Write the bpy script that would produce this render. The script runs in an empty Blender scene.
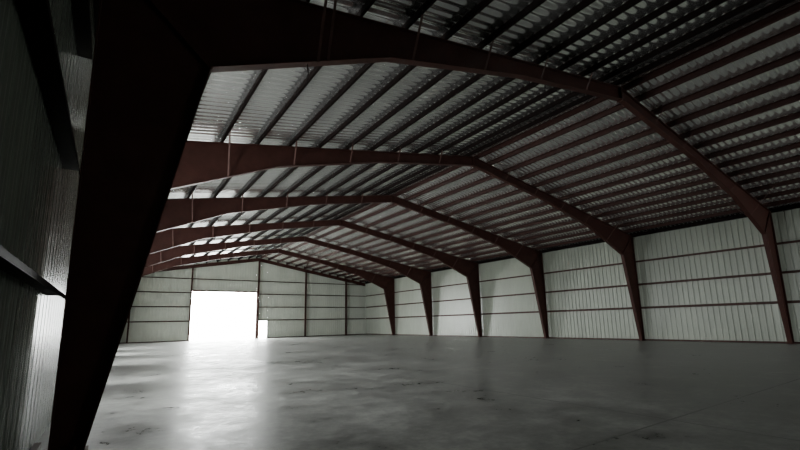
import bpy, bmesh, math, random
import numpy as np
from mathutils import Vector, Matrix
random.seed(4)
W = 30.48; S = 7.62; NB = 6; YF = NB*S; YB = -2*S; HALF = W/2

# ---------------------------------------------------------------- camera solve from measured corners
def proj(p, P):
    cx,cyy,cz,th,ph,ro,F,cy,He,Hr = p
    f = np.array([math.sin(th)*math.cos(ph), math.cos(th)*math.cos(ph), math.sin(ph)])
    r0 = np.array([math.cos(th),-math.sin(th),0.]); u0 = np.cross(r0,f)
    r = r0*math.cos(ro)+u0*math.sin(ro); u = -r0*math.sin(ro)+u0*math.cos(ro)
    d = np.array(P)-np.array([cx,cyy,cz])
    return 400+F*d.dot(r)/d.dot(f), cy-F*d.dot(u)/d.dot(f)
def resid(p):
    He,Hr = p[8],p[9]; R=[]
    def add(P,u,v,w=1,wv=None):
        x,y = proj(p,P); R.append(w*(x-u)); R.append((w if wv is None else wv)*(y-v))
    for k,(u,v) in enumerate([(793,343),(641,340),(547,338),(480,337),(432,336),(393,335.5)]):
        add((W,k*S,0),u,v)
    add((W+.2,YF,0),366,335); add((W+.2,YF,He),366,283)
    add((W+.2,.2,He),775,212,.6)
    for k,(u,v) in enumerate([(618,98),(474,165),(390,202),(340,227),(305,243)]):
        add((HALF,k*S,Hr-.45),u,v)
    add((HALF,YF,Hr),262,257,.6)
    add((7.8,YF,0),188,339.5,.7); add((15.4,YF,0),257,338,.7)
    for z in (.5,5):
        x,y = proj(p,(0,0,z)); R.append(.7*(x-(50+(450-y)*55/450)))
    x,y = proj(p,(.33,0,0)); R.append(.5*(x-82)); R.append(.3*(y-455))
    R += [(p[5])*150,(p[7]-250)*.03,(p[2]-1.3)*1.0]
    return np.array(R)
p = np.array([.7,-7.6,1.3,math.radians(33.7),math.radians(10),0,434,250,6.5,9.5])
lam=1e-2
for it in range(200):
    r=resid(p); J=np.zeros((len(r),10))
    for i in range(10):
        h=1e-5*max(1,abs(p[i])); q=p.copy(); q[i]+=h; J[:,i]=(resid(q)-r)/h
    A=J.T@J; st=np.linalg.solve(A+lam*np.diag(np.diag(A)+1e-9),-J.T@r)
    if (resid(p+st)**2).sum()<(r**2).sum(): p=p+st; lam*=.5
    else: lam*=3
CX,CY,CZ,TH,PH,RO,F,CYP,HE,HR = [float(v) for v in p]
SL = math.atan2(HR-HE,HALF); cs,sn = math.cos(SL),math.sin(SL)

# ---------------------------------------------------------------- helpers
COL = bpy.context.scene.collection
class MB:
    def __init__(s): s.bm=bmesh.new()
    def prism(s, pts, vec):
        vec=Vector(vec); a=[s.bm.verts.new(Vector(q)) for q in pts]; b=[s.bm.verts.new(Vector(q)+vec) for q in pts]
        s.bm.faces.new(a); s.bm.faces.new(list(reversed(b))); n=len(a)
        for i in range(n):
            j=(i+1)%n; s.bm.faces.new([a[i],b[i],b[j],a[j]])
    def box(s,x0,x1,y0,y1,z0,z1):
        s.prism([(x0,y0,z0),(x1,y0,z0),(x1,y1,z0),(x0,y1,z0)],(0,0,z1-z0))
    def bar(s,a,b,w,h=None,up=(0,0,1)):
        h=h or w; a=Vector(a); b=Vector(b); d=(b-a).normalized(); up=Vector(up)
        if abs(d.dot(up))>.95: up=Vector((1,0,0))
        r=d.cross(up).normalized()*w/2; u=r.cross(d).normalized()*h/2
        s.prism([a-r-u,a+r-u,a+r+u,a-r+u],b-a)
    def cyl(s,a,b,r,n=8):
        a=Vector(a); b=Vector(b); d=(b-a).normalized(); up=Vector((0,0,1)) if abs(d.z)<.9 else Vector((1,0,0))
        e=d.cross(up).normalized(); g=d.cross(e)
        s.prism([a+e*r*math.cos(2*math.pi*i/n)+g*r*math.sin(2*math.pi*i/n) for i in range(n)],b-a)
    def build(s,name,mat,parent=None,recalc=True,smooth=False):
        if recalc: bmesh.ops.recalc_face_normals(s.bm,faces=s.bm.faces)
        if smooth:
            for f_ in s.bm.faces: f_.smooth=True
        me=bpy.data.meshes.new(name); s.bm.to_mesh(me); s.bm.free(); me.materials.append(mat)
        o=bpy.data.objects.new(name,me); COL.objects.link(o)
        if parent: o.parent=parent
        return o
def tag(o,label=None,cat=None,group=None,kind=None):
    if label: o['label']=label
    if cat: o['category']=cat
    if group: o['group']=group
    if kind: o['kind']=kind
    return o
def empty(name,loc=(0,0,0)):
    o=bpy.data.objects.new(name,None); COL.objects.link(o); o.location=loc; o.empty_display_size=.3; return o
def copy_tree(o,parent=None):
    c=o.copy(); COL.objects.link(c); c.parent=parent
    for ch in list(o.children): copy_tree(ch,c)
    return c
ORD=['first','second','third','fourth','fifth','sixth','seventh','eighth','ninth','tenth','eleventh','twelfth','thirteenth']

# ---------------------------------------------------------------- materials
def mat(name,base,rough=.5,metal=0,var=.15,scale=3,rvar=.1,bump=0,base2=None,spec=.5,stretch=(1,1,1),bdist=.01):
    m=bpy.data.materials.new(name); m.use_nodes=True; nt=m.node_tree; N=nt.nodes; L=nt.links; b=N['Principled BSDF']
    tc=N.new('ShaderNodeTexCoord'); mp=N.new('ShaderNodeMapping'); mp.inputs['Scale'].default_value=stretch
    L.new(tc.outputs['Object'],mp.inputs['Vector'])
    n=N.new('ShaderNodeTexNoise'); n.inputs['Scale'].default_value=scale; n.inputs['Detail'].default_value=6; n.inputs['Roughness'].default_value=.6
    L.new(mp.outputs['Vector'],n.inputs['Vector'])
    r=N.new('ShaderNodeValToRGB'); c2=base2 or tuple(v*(1-2*var) for v in base)
    r.color_ramp.elements[0].position=.3; r.color_ramp.elements[1].position=.7
    r.color_ramp.elements[0].color=(*c2,1); r.color_ramp.elements[1].color=(*base,1)
    L.new(n.outputs['Fac'],r.inputs['Fac']); L.new(r.outputs['Color'],b.inputs['Base Color'])
    mr=N.new('ShaderNodeMapRange'); mr.inputs['To Min'].default_value=max(.03,rough-rvar); mr.inputs['To Max'].default_value=rough+rvar
    L.new(n.outputs['Fac'],mr.inputs['Value']); L.new(mr.outputs['Result'],b.inputs['Roughness'])
    b.inputs['Metallic'].default_value=metal; b.inputs['Specular IOR Level'].default_value=spec
    if bump:
        bp=N.new('ShaderNodeBump'); bp.inputs['Strength'].default_value=bump; bp.inputs['Distance'].default_value=bdist
        L.new(n.outputs['Fac'],bp.inputs['Height']); L.new(bp.outputs['Normal'],b.inputs['Normal'])
    return m
M_red=mat('red_oxide_primer',(.056,.021,.0165),.55,0,.2,2.5,spec=.18)
M_brace=mat('brace_primer',(.10,.05,.042),.55,0,.2,2.5,spec=.3)
M_purlin_shade=mat('shaded_red_purlin',(.010,.006,.0055),.6,0,.2,2.5,spec=.05)  # red purlin steel with its shade put into a near-black colour
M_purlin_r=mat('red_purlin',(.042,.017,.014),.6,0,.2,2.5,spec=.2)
M_girt=mat('red_girt',(.055,.02,.016),.55,0,.2,2.5,spec=.25)
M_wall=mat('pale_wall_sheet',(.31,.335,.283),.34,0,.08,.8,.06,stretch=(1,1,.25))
M_wall_f=mat('lightened_end_wall_sheet',(.49,.52,.455),.34,0,.08,.8,.06,stretch=(1,1,.25))  # wall sheet lightened in colour to stand in for missing light
M_wall_l=mat('shaded_wall_sheet',(.17,.19,.16),.24,0,.08,.8,.04,spec=.2,stretch=(1,1,.25))  # same sheet as the other walls, left-side shade put into its colour
M_roof=mat('galvalume_roof_sheet',(.97,.975,.96),.16,.88,.04,.6,.03)
M_white=mat('white_door_paint',(.75,.76,.74),.4)
M_ground=mat('outside_gravel',(.8,.79,.77),.9,0,.05,5)
def floor_mat():
    m=bpy.data.materials.new('polished_concrete'); m.use_nodes=True; nt=m.node_tree; N=nt.nodes; L=nt.links; b=N['Principled BSDF']
    tc=N.new('ShaderNodeTexCoord')
    def noise(sc,det,ro=.6,dist=0):
        n=N.new('ShaderNodeTexNoise'); n.inputs['Scale'].default_value=sc; n.inputs['Detail'].default_value=det; n.inputs['Roughness'].default_value=ro; n.inputs['Distortion'].default_value=dist
        L.new(tc.outputs['Object'],n.inputs['Vector']); return n
    def math_(op,a,bv):
        n=N.new('ShaderNodeMath'); n.operation=op
        for i,v in enumerate((a,bv)):
            if isinstance(v,(int,float)): n.inputs[i].default_value=v
            else: L.new(v,n.inputs[i])
        return n.outputs[0]
    n1=noise(.33,10,.7,.3); n2=noise(1.4,10,.76,.2); n3=noise(8,6,.7)
    s=math_('ADD',math_('MULTIPLY',n1.outputs['Fac'],.36),math_('ADD',math_('MULTIPLY',n2.outputs['Fac'],.42),math_('MULTIPLY',n3.outputs['Fac'],.22)))
    r=N.new('ShaderNodeValToRGB'); e=r.color_ramp.elements; e[0].position=.385; e[0].color=(.045,.046,.044,1); e[1].position=.61; e[1].color=(.37,.374,.355,1)
    L.new(s,r.inputs['Fac'])
    sp=N.new('ShaderNodeSeparateXYZ'); L.new(tc.outputs['Object'],sp.inputs[0]); js=[]
    for ax,per,off in (('X',7.62,0),('Y',7.62,3.81)):
        g=math_('PINGPONG',math_('ADD',sp.outputs[ax],off+762),per/2)
        js.append(math_('LESS_THAN',g,.016))
    jm=math_('MULTIPLY',math_('MAXIMUM',js[0],js[1]),.65)
    mc=N.new('ShaderNodeMix'); mc.data_type='RGBA'; L.new(jm,mc.inputs[0]); L.new(r.outputs['Color'],mc.inputs[6]); mc.inputs[7].default_value=(.07,.07,.07,1)
    L.new(mc.outputs[2],b.inputs['Base Color'])
    rr=N.new('ShaderNodeMapRange'); rr.inputs['From Min'].default_value=.385; rr.inputs['From Max'].default_value=.61; rr.inputs['To Min'].default_value=.22; rr.inputs['To Max'].default_value=.6
    L.new(s,rr.inputs['Value']); L.new(rr.outputs['Result'],b.inputs['Roughness'])
    bp=N.new('ShaderNodeBump'); bp.inputs['Strength'].default_value=.35; bp.inputs['Distance'].default_value=.014; L.new(s,bp.inputs['Height']); L.new(bp.outputs['Normal'],b.inputs['Normal'])
    b.inputs['Specular IOR Level'].default_value=.35
    return m
M_floor=floor_mat()

# ---------------------------------------------------------------- room shell
TH_P=.205
def roofz(x):
    return HE+(HR-HE)*(1-abs(x-HALF)/HALF)+TH_P/cs
m=MB(); m.box(-.3,W+.3,YB-.3,YF+.3,-.2,0); tag(m.build('floor',M_floor),kind='structure')
m=MB(); m.box(-60,W+60,YF+.3,YF+80,-.25,-.04); tag(m.build('ground',M_ground),kind='structure')
def rib_stations(a,b,prof=None,pitch=.305,h=.028):
    prof=prof or ((0,0),(.09,0),(.098,.006),(.107,.006),(.115,0),(.195,0),(.203,.006),(.212,.006),(.22,0),(.24,0),(.262,h),(.283,h),(.3049,0))
    out=[]; t=a
    while t<b-1e-6:
        for dt,hh in prof:
            if t+dt<b: out.append((t+dt,hh))
        t+=pitch
    out.append((b,0)); return out
def sheet(mb,st,point,lo,hi):
    bm=mb.bm; prev=None
    for t,h in st:
        l,u=lo(t),hi(t)
        if u-l<.01: prev=None; continue
        a=bm.verts.new(point(t,l,h)); b=bm.verts.new(point(t,u,h))
        if prev and abs(l-prev[2])<.6 and abs(u-prev[3])<.6: bm.faces.new([prev[0],a,b,prev[1]])
        prev=(a,b,l,u)
    return mb
HD=5.55; DX0,DX1=7.95,15.2; WX0,WX1=15.6,16.6; HW=2.1
openings=[(3.4,4.4),(S+.3,S+1.5),(2*S+.3,2*S+2.2),(3*S+.3,3*S+2.4),(4*S+.3,4*S+2.4)]  # unseen left-wall openings, added and sized bay by bay to light the roof
FX0,FX1,FH=25.5,27.4,2.3       # opening added in the unseen wall behind the camera, sized to light near rafters
def brk(st,xs):
    extra=[]
    for x in xs: extra+=[(x-1e-4,0),(x+1e-4,0)]
    return sorted(st+extra)
st=rib_stations(YB-.25,YF+.25)
ETOP=roofz(-.21)+.02
tag(sheet(MB(),st,lambda t,v,h:(W+.21+h,t,v),lambda t:0,lambda t:ETOP).build('wall_right',M_wall,None,False),kind='structure')
OL,OH=1.9,4.9
stl=brk(rib_stations(YB-.25,YF+.25,h=.036),[v for o in openings for v in o])
inop=lambda t:any(a<t<b for a,b in openings)
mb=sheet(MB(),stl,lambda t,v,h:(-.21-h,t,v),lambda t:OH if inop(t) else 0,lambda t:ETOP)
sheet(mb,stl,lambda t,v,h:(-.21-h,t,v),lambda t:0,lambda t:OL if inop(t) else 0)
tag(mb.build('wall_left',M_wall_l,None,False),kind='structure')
stx=brk(rib_stations(-.25,W+.25),[DX0,DX1,WX0,WX1])
def lox(t): return HD if DX0<t<DX1 else (HW if WX0<t<WX1 else 0)
stx=sorted(stx+[(HALF,0)])
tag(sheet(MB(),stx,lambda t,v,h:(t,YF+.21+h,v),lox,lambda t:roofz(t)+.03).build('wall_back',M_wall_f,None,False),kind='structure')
stf=sorted(brk(rib_stations(-.25,W+.25),[FX0,FX1])+[(HALF,0)])
tag(sheet(MB(),stf,lambda t,v,h:(t,YB-.21-h,v),lambda t:FH if FX0<t<FX1 else 0,lambda t:roofz(t)+.03).build('wall_front',M_wall,None,False),kind='structure')
bm=bmesh.new(); prev=None
NSEG=10; RP=.25; AMP=.0135
for t,h in rib_stations(YB-.3,YF+.4,[(RP*i/NSEG,AMP*(1-math.cos(2*math.pi*i/NSEG))) for i in range(NSEG)],RP):
    row=[bm.verts.new((x,t,roofz(x)+h/cs)) for x in (-.35,HALF,W+.35)]
    if prev:
        for i in range(2): bm.faces.new([prev[i],row[i],row[i+1],prev[i+1]])
    prev=row
bmesh.ops.split_edges(bm,edges=[e for e in bm.edges if all(abs(v.co.x-HALF)<1e-4 for v in e.verts)])
mb=MB(); mb.bm.free(); mb.bm=bm; tag(mb.build('ceiling',M_roof,None,False,True),kind='structure')
m=MB(); m.box(W+.13,W+.2,YB,YF+.2,0,.1); tag(m.build('trim_1',M_girt),kind='structure')
m=MB(); m.box(-.2,DX0,YF+.13,YF+.2,0,.1); m.box(DX1,WX0,YF+.13,YF+.2,0,.1); m.box(WX1,W+.12,YF+.13,YF+.2,0,.1); tag(m.build('trim_2',M_girt),kind='structure')
m=MB(); m.box(-.2,-.13,YB,.4,0,.1); tag(m.build('trim_3',M_girt),kind='structure')
for n_,(x0,x1) in enumerate(((-.36,-.26),(W+.26,W+.36))):
    m=MB(); m.box(x0,x1,YB-.3,YF+.4,ETOP-.35,ETOP+.02); tag(m.build('trim_%d'%(4+n_),M_wall),kind='structure')
m=MB(); m.box(DX0-.14,DX0,YF-.02,YF+.24,0,HD+.16); m.box(DX1,DX1+.14,YF-.02,YF+.24,0,HD+.16); m.box(DX0,DX1,YF-.02,YF+.24,HD,HD+.16)
tag(m.build('door_1',M_red),kind='structure')
m=MB(); m.box(WX0-.06,WX0,YF+.05,YF+.24,0,HW+.06); m.box(WX1,WX1+.06,YF+.05,YF+.24,0,HW+.06); m.box(WX0,WX1,YF+.05,YF+.24,HW,HW+.06)
tag(m.build('door_2',M_white),kind='structure')

# ---------------------------------------------------------------- rigid frames
FW=.2
KX=1.52; BD=.32; PX=9.6; RD=.45; MXX=5.0; MD=.78
kz=HE-1.42
PSP=1.22; NP=12
def P(x,d,side):
    z=HE+(HR-HE)*x/HALF
    q=(x+d*sn, z-d*cs)
    return (q[0] if side<0 else W-q[0], q[1])
def mir(x,side): return x if side<0 else W-x
kd=(HE+(HR-HE)*KX/HALF-kz)*cs
def rdep(s0):
    if s0>PX: return RD
    if s0>MXX: return RD+(PX-s0)/(PX-MXX)*(MD-RD)
    return MD+(MXX-s0)/(MXX-KX)*(kd-MD)
def brace(root,ox,s0,side,yy,run=.85):
    dep=rdep(s0); b=P(s0,dep,side); tq=P(s0,-.08,side)
    m=MB(); m.bar((b[0]-ox,yy*.08,b[1]),(tq[0]-ox,yy*(.08+dep*run),tq[1]),.05,.014); return m.build('flange_brace',M_brace,root)
def make_frame():
    root=empty('rigid_frame',(HALF,0,0)); ox=HALF
    def V(x,y,z): return (x-ox,y,z)
    for side in (-1,1):
        m=MB(); t=.012
        m.prism([V(mir(x,side),-t/2,z) for x,z in ((0,.03),(BD,.03),(KX,kz),(0,HE))],(0,t,0))
        col=m.build('column',M_red,root)
        m=MB(); m.prism([V(mir(x,side),-FW/2,z) for x,z in ((0,.03),(-.02,.03),(-.02,HE),(0,HE))],(0,FW,0)); m.build('outer_flange',M_red,col)
        m=MB(); m.prism([V(mir(x,side),-FW/2,z) for x,z in ((BD,.03),(BD+.022,.03),(KX+.022,kz),(KX,kz))],(0,FW,0)); m.build('inner_flange',M_red,col)
        m=MB(); m.box(min(mir(-.04,side),mir(BD+.06,side))-ox,max(mir(-.04,side),mir(BD+.06,side))-ox,-.14,.14,0,.03)
        m.build('base_plate',M_red,col)
        for bx in (.08,.24):
            for by in (-.08,.08):
                m=MB(); m.cyl(V(mir(bx,side),by,.03),V(mir(bx,side),by,.09),.018); m.build('anchor_bolt',M_red,col)
        pb=P(PX,RD,-1); rb=(HALF,HR-RD/cs); mid=P(MXX,MD,-1)
        poly=[(0,HE),(HALF,HR),rb,pb,mid,(KX,kz)]
        m=MB(); m.prism([V(mir(x,side),-t/2,z) for x,z in poly],(0,t,0)); raf=m.build('rafter',M_red,root)
        m=MB(); m.prism([V(mir(x,side),-FW/2,z) for x,z in ((0,HE),(HALF,HR),(HALF,HR-.018),(0,HE-.018))],(0,FW,0)); m.build('top_flange',M_red,raf)
        m=MB(); line=[(KX,kz),mid,pb,rb]
        m.prism([V(mir(x,side),-FW/2,z) for x,z in line+[(x,z-.022) for x,z in reversed(line)]],(0,FW,0))
        m.build('bottom_flange',M_red,raf)
        m=MB(); d=Vector((KX,0,kz-HE)).normalized(); n=Vector((-d.z,0,d.x))*.022
        e0=Vector((0,0,HE))+d*.03; e1=Vector((KX,0,kz))
        q=[e0-n,e1-n+d*.04,e1+n+d*.04,e0+n]
        m.prism([V(mir(v.x,side),-FW*.35,v.z) for v in q],(0,FW*.7,0)); kp=m.build('knee_plate',M_red,raf)
        m=MB(); a=mir(HALF-.022,side); b=mir(HALF-.001,side)
        m.box(min(a,b)-ox,max(a,b)-ox,-FW*.5,FW*.5,HR-RD/cs-.09,HR-.02)
        m.build('ridge_plate',M_red,raf)
        for k in (2,4,6,8,10):
            for yy in (-1,1): brace(root,ox,HALF-k*PSP*cs,side,yy)
    return root
fr=make_frame()
flab=['nearest red steel rigid frame, its huge dark left column filling the left foreground',
 'second rigid frame from the foreground, long red rafters arching just beyond the nearest frame',
 'third red steel rigid frame from the foreground, spanning the middle of the hall',
 'fourth red steel rigid frame from the foreground',
 'fifth red steel rigid frame from the foreground, second from the far wall',
 'last small-looking red rigid frame, directly in front of the far wall with the bright door']
for k in range(NB):
    o=fr if k==0 else copy_tree(fr)
    o.location=(HALF,k*S,0); tag(o,flab[k],'steel frame','red steel rigid frames along the hall')
brace(fr,HALF,HALF-10*PSP*cs+.22,-1,-1,.8)

# ---------------------------------------------------------------- purlins
def zsec(depth,fl,t=.006):
    return [(-fl,0),(0+t/2,0),(t/2,depth-t),(fl,depth-t),(fl,depth),(-t/2,depth),(-t/2,t),(-fl,t)]
for side,sname in ((-1,'left'),(1,'right')):
    items=[('r',.28)]+[(k,k*PSP) for k in range(1,NP+1)]
    for i,(k,sd) in enumerate(items):
        x0=HALF-sd*cs
        m=MB(); pts=[]
        for a,b in zsec(.2,.07):
            z=HE+(HR-HE)*x0/HALF+a*sn+b*cs; x=x0+a*cs-b*sn
            pts.append((mir(x,side),YB,z))
        m.prism(pts,(0,YF-YB+.15,0))
        o=m.build('roof_purlin',M_purlin_shade if side<0 else M_purlin_r)
        if k=='r': lab='highest dark purlin on the %s roof slope, beside the roof peak'%sname
        else: lab='%s dark purlin down from the roof peak on the %s slope'%(ORD[i],sname)
        tag(o,lab,'purlin','roof purlins on the %s slope'%sname)
    m=MB(); z=HE; xi=-.0215
    m.prism([(mir(x,side),YB,zz) for x,zz in ((-.2,z-.06),(xi,z-.06),(xi,z-.05),(-.19,z-.05),(-.19,z+.15),(xi,z+.175),(xi,z+.185),(-.2,z+.16))],(0,YF-YB+.15,0))
    tag(m.build('eave_strut',M_purlin_shade),'long red eave strut where the %s wall meets the roof'%sname,'eave strut')

# strap dangling from the near rafter
s0=3.0; b=P(s0,rdep(s0),-1)
m=MB(); m.bar((b[0],-.06,b[1]-.02),(b[0]+.02,-.07,b[1]-.24),.035,.012); m.bar((b[0]+.02,-.07,b[1]-.24),(b[0]-.01,-.06,b[1]-.46),.035,.012)
tag(m.build('hanging_strap',M_purlin_shade),'short dark strap dangling from the underside of the nearest rafter','strap')

# ---------------------------------------------------------------- girts
GZ=[2.2,3.8,5.4]; GN=['lowest','middle','top']
def girt_side(side,y0,y1,z,fl=.075,mt=None):
    m=MB(); pts=[]
    for a,b in zsec(.18,fl):
        pts.append((mir(-b-.026,side),y0,z+a))
    m.prism(pts,(0,y1-y0,0)); return m.build('wall_girt',mt or M_girt)
bays_r=[('beyond the right edge column, nearest the camera',YB,-.01)]+[('between the %s and %s columns from the foreground'%(ORD[k],ORD[k+1]),k*S+.01,(k+1)*S-.01) for k in range(5)]+[('between the last column and the far corner',5*S+.01,YF)]
for bn,y0,y1 in bays_r:
    for z,zn in zip(GZ,GN):
        tag(girt_side(1,y0,y1,z),'%s right-wall girt %s'%(zn,bn),'girt','girts on the right wall')
for z,zn in zip((1.98,3.7,5.4),GN):
    tag(girt_side(-1,YB,-.01,z,.05,M_purlin_shade),'%s dark girt on the left wall beside the huge foreground column'%zn,'girt','girts on the left wall')
PX_=[2.1,DX0-.1,DX1+.15,21.5,27.4]
pn=['left of the bright doorway, near the left corner','at the left jamb of the bright doorway','at the right jamb of the bright doorway','second from the right corner','nearest the right corner']
for x,lab in zip(PX_,pn):
    r=empty('end_wall_post',(x,YF-.13,0)); zt=roofz(x)-.45
    m=MB(); m.box(-.006,.006,-.11,.11,.02,zt); m.build('web',M_red,r)
    for yy in (-.12,.11):
        m=MB(); m.box(-.075,.075,yy,yy+.01,.02,zt); m.build('flange',M_red,r)
    m=MB(); m.box(-.12,.12,-.14,.14,0,.02); m.build('base_plate',M_red,r)
    tag(r,'slim red post on the far wall, '+lab,'post','posts on the far wall')
xs=[-.1]+PX_+[W+.1]
sec=['left of the leftmost post','just left of the bright doorway','above the bright doorway','just right of the doorway','second from the right corner','in the right corner']
for i in range(6):
    for z,zn in zip(GZ+[7.0],GN+['highest']):
        if i==2 and z<HD+.2: continue
        if z>min(roofz(xs[i]),roofz(xs[i+1]))-.3: continue
        segs=[(xs[i]+.01,xs[i+1]-.01)]
        a,b=segs[0]
        m=MB(); pts=[(a,YF+.005+bb,z+aa) for aa,bb in zsec(.19,.06)]
        m.prism(pts,(b-a,0,0))
        tag(m.build('wall_girt',M_girt),'%s red girt on the far wall, section %s'%(zn,sec[i]),'girt','girts on the far wall')
for side,sname in ((-1,'left'),(1,'right')):
    r=empty('end_wall_rafter',(HALF,YF-.1,0))
    for nm,d0,d1,w in (('web',.0,.4,.012),('flange',0,.015,.18),('flange',.385,.4,.18)):
        m=MB(); pts=[]
        for x,d in ((0,d0),(HALF,d0),(HALF,d1),(0,d1)):
            pts.append((mir(x,side)-HALF,-w/2,HE+(HR-HE)*x/HALF-d))
        m.prism(pts,(0,w,0)); m.build(nm,M_red,r)
    tag(r,'red beam along the %s sloping top edge of the far wall'%sname,'beam')

# ---------------------------------------------------------------- light
w=bpy.data.worlds.new('sky'); bpy.context.scene.world=w; w.use_nodes=True
bg=w.node_tree.nodes['Background']; bg.inputs['Color'].default_value=(.965,1,.98,1); bg.inputs['Strength'].default_value=58
def portal(loc,rot,sx,sy):
    l=bpy.data.lights.new('portal','AREA'); l.shape='RECTANGLE'; l.size=sx; l.size_y=sy; l.cycles.is_portal=True
    o=bpy.data.objects.new('portal',l); COL.objects.link(o); o.location=loc; o.rotation_euler=rot
portal(((DX0+DX1)/2,YF+.26,HD/2),(-math.pi/2,0,0),DX1-DX0,HD)
portal(((WX0+WX1)/2,YF+.26,HW/2),(-math.pi/2,0,0),WX1-WX0,HW)
portal(((FX0+FX1)/2,YB-.26,FH/2),(math.pi/2,0,0),FX1-FX0,FH)
for a,b in openings: portal((-.26,(a+b)/2,(OL+OH)/2),(0,-math.pi/2,0),OH-OL,b-a)

# ---------------------------------------------------------------- camera
cam=bpy.data.cameras.new('camera'); co=bpy.data.objects.new('camera',cam); COL.objects.link(co)
f=Vector((math.sin(TH)*math.cos(PH),math.cos(TH)*math.cos(PH),math.sin(PH))); r0=Vector((math.cos(TH),-math.sin(TH),0)); u0=r0.cross(f)
r=r0*math.cos(RO)+u0*math.sin(RO); u=-r0*math.sin(RO)+u0*math.cos(RO)
mt=Matrix((( r.x,u.x,-f.x,CX),(r.y,u.y,-f.y,CY),(r.z,u.z,-f.z,CZ),(0,0,0,1)))
co.matrix_world=mt; cam.sensor_width=36; cam.lens=F*36/800; cam.shift_y=(CYP-225)/800; cam.clip_start=.05; cam.clip_end=500
bpy.context.scene.camera=co
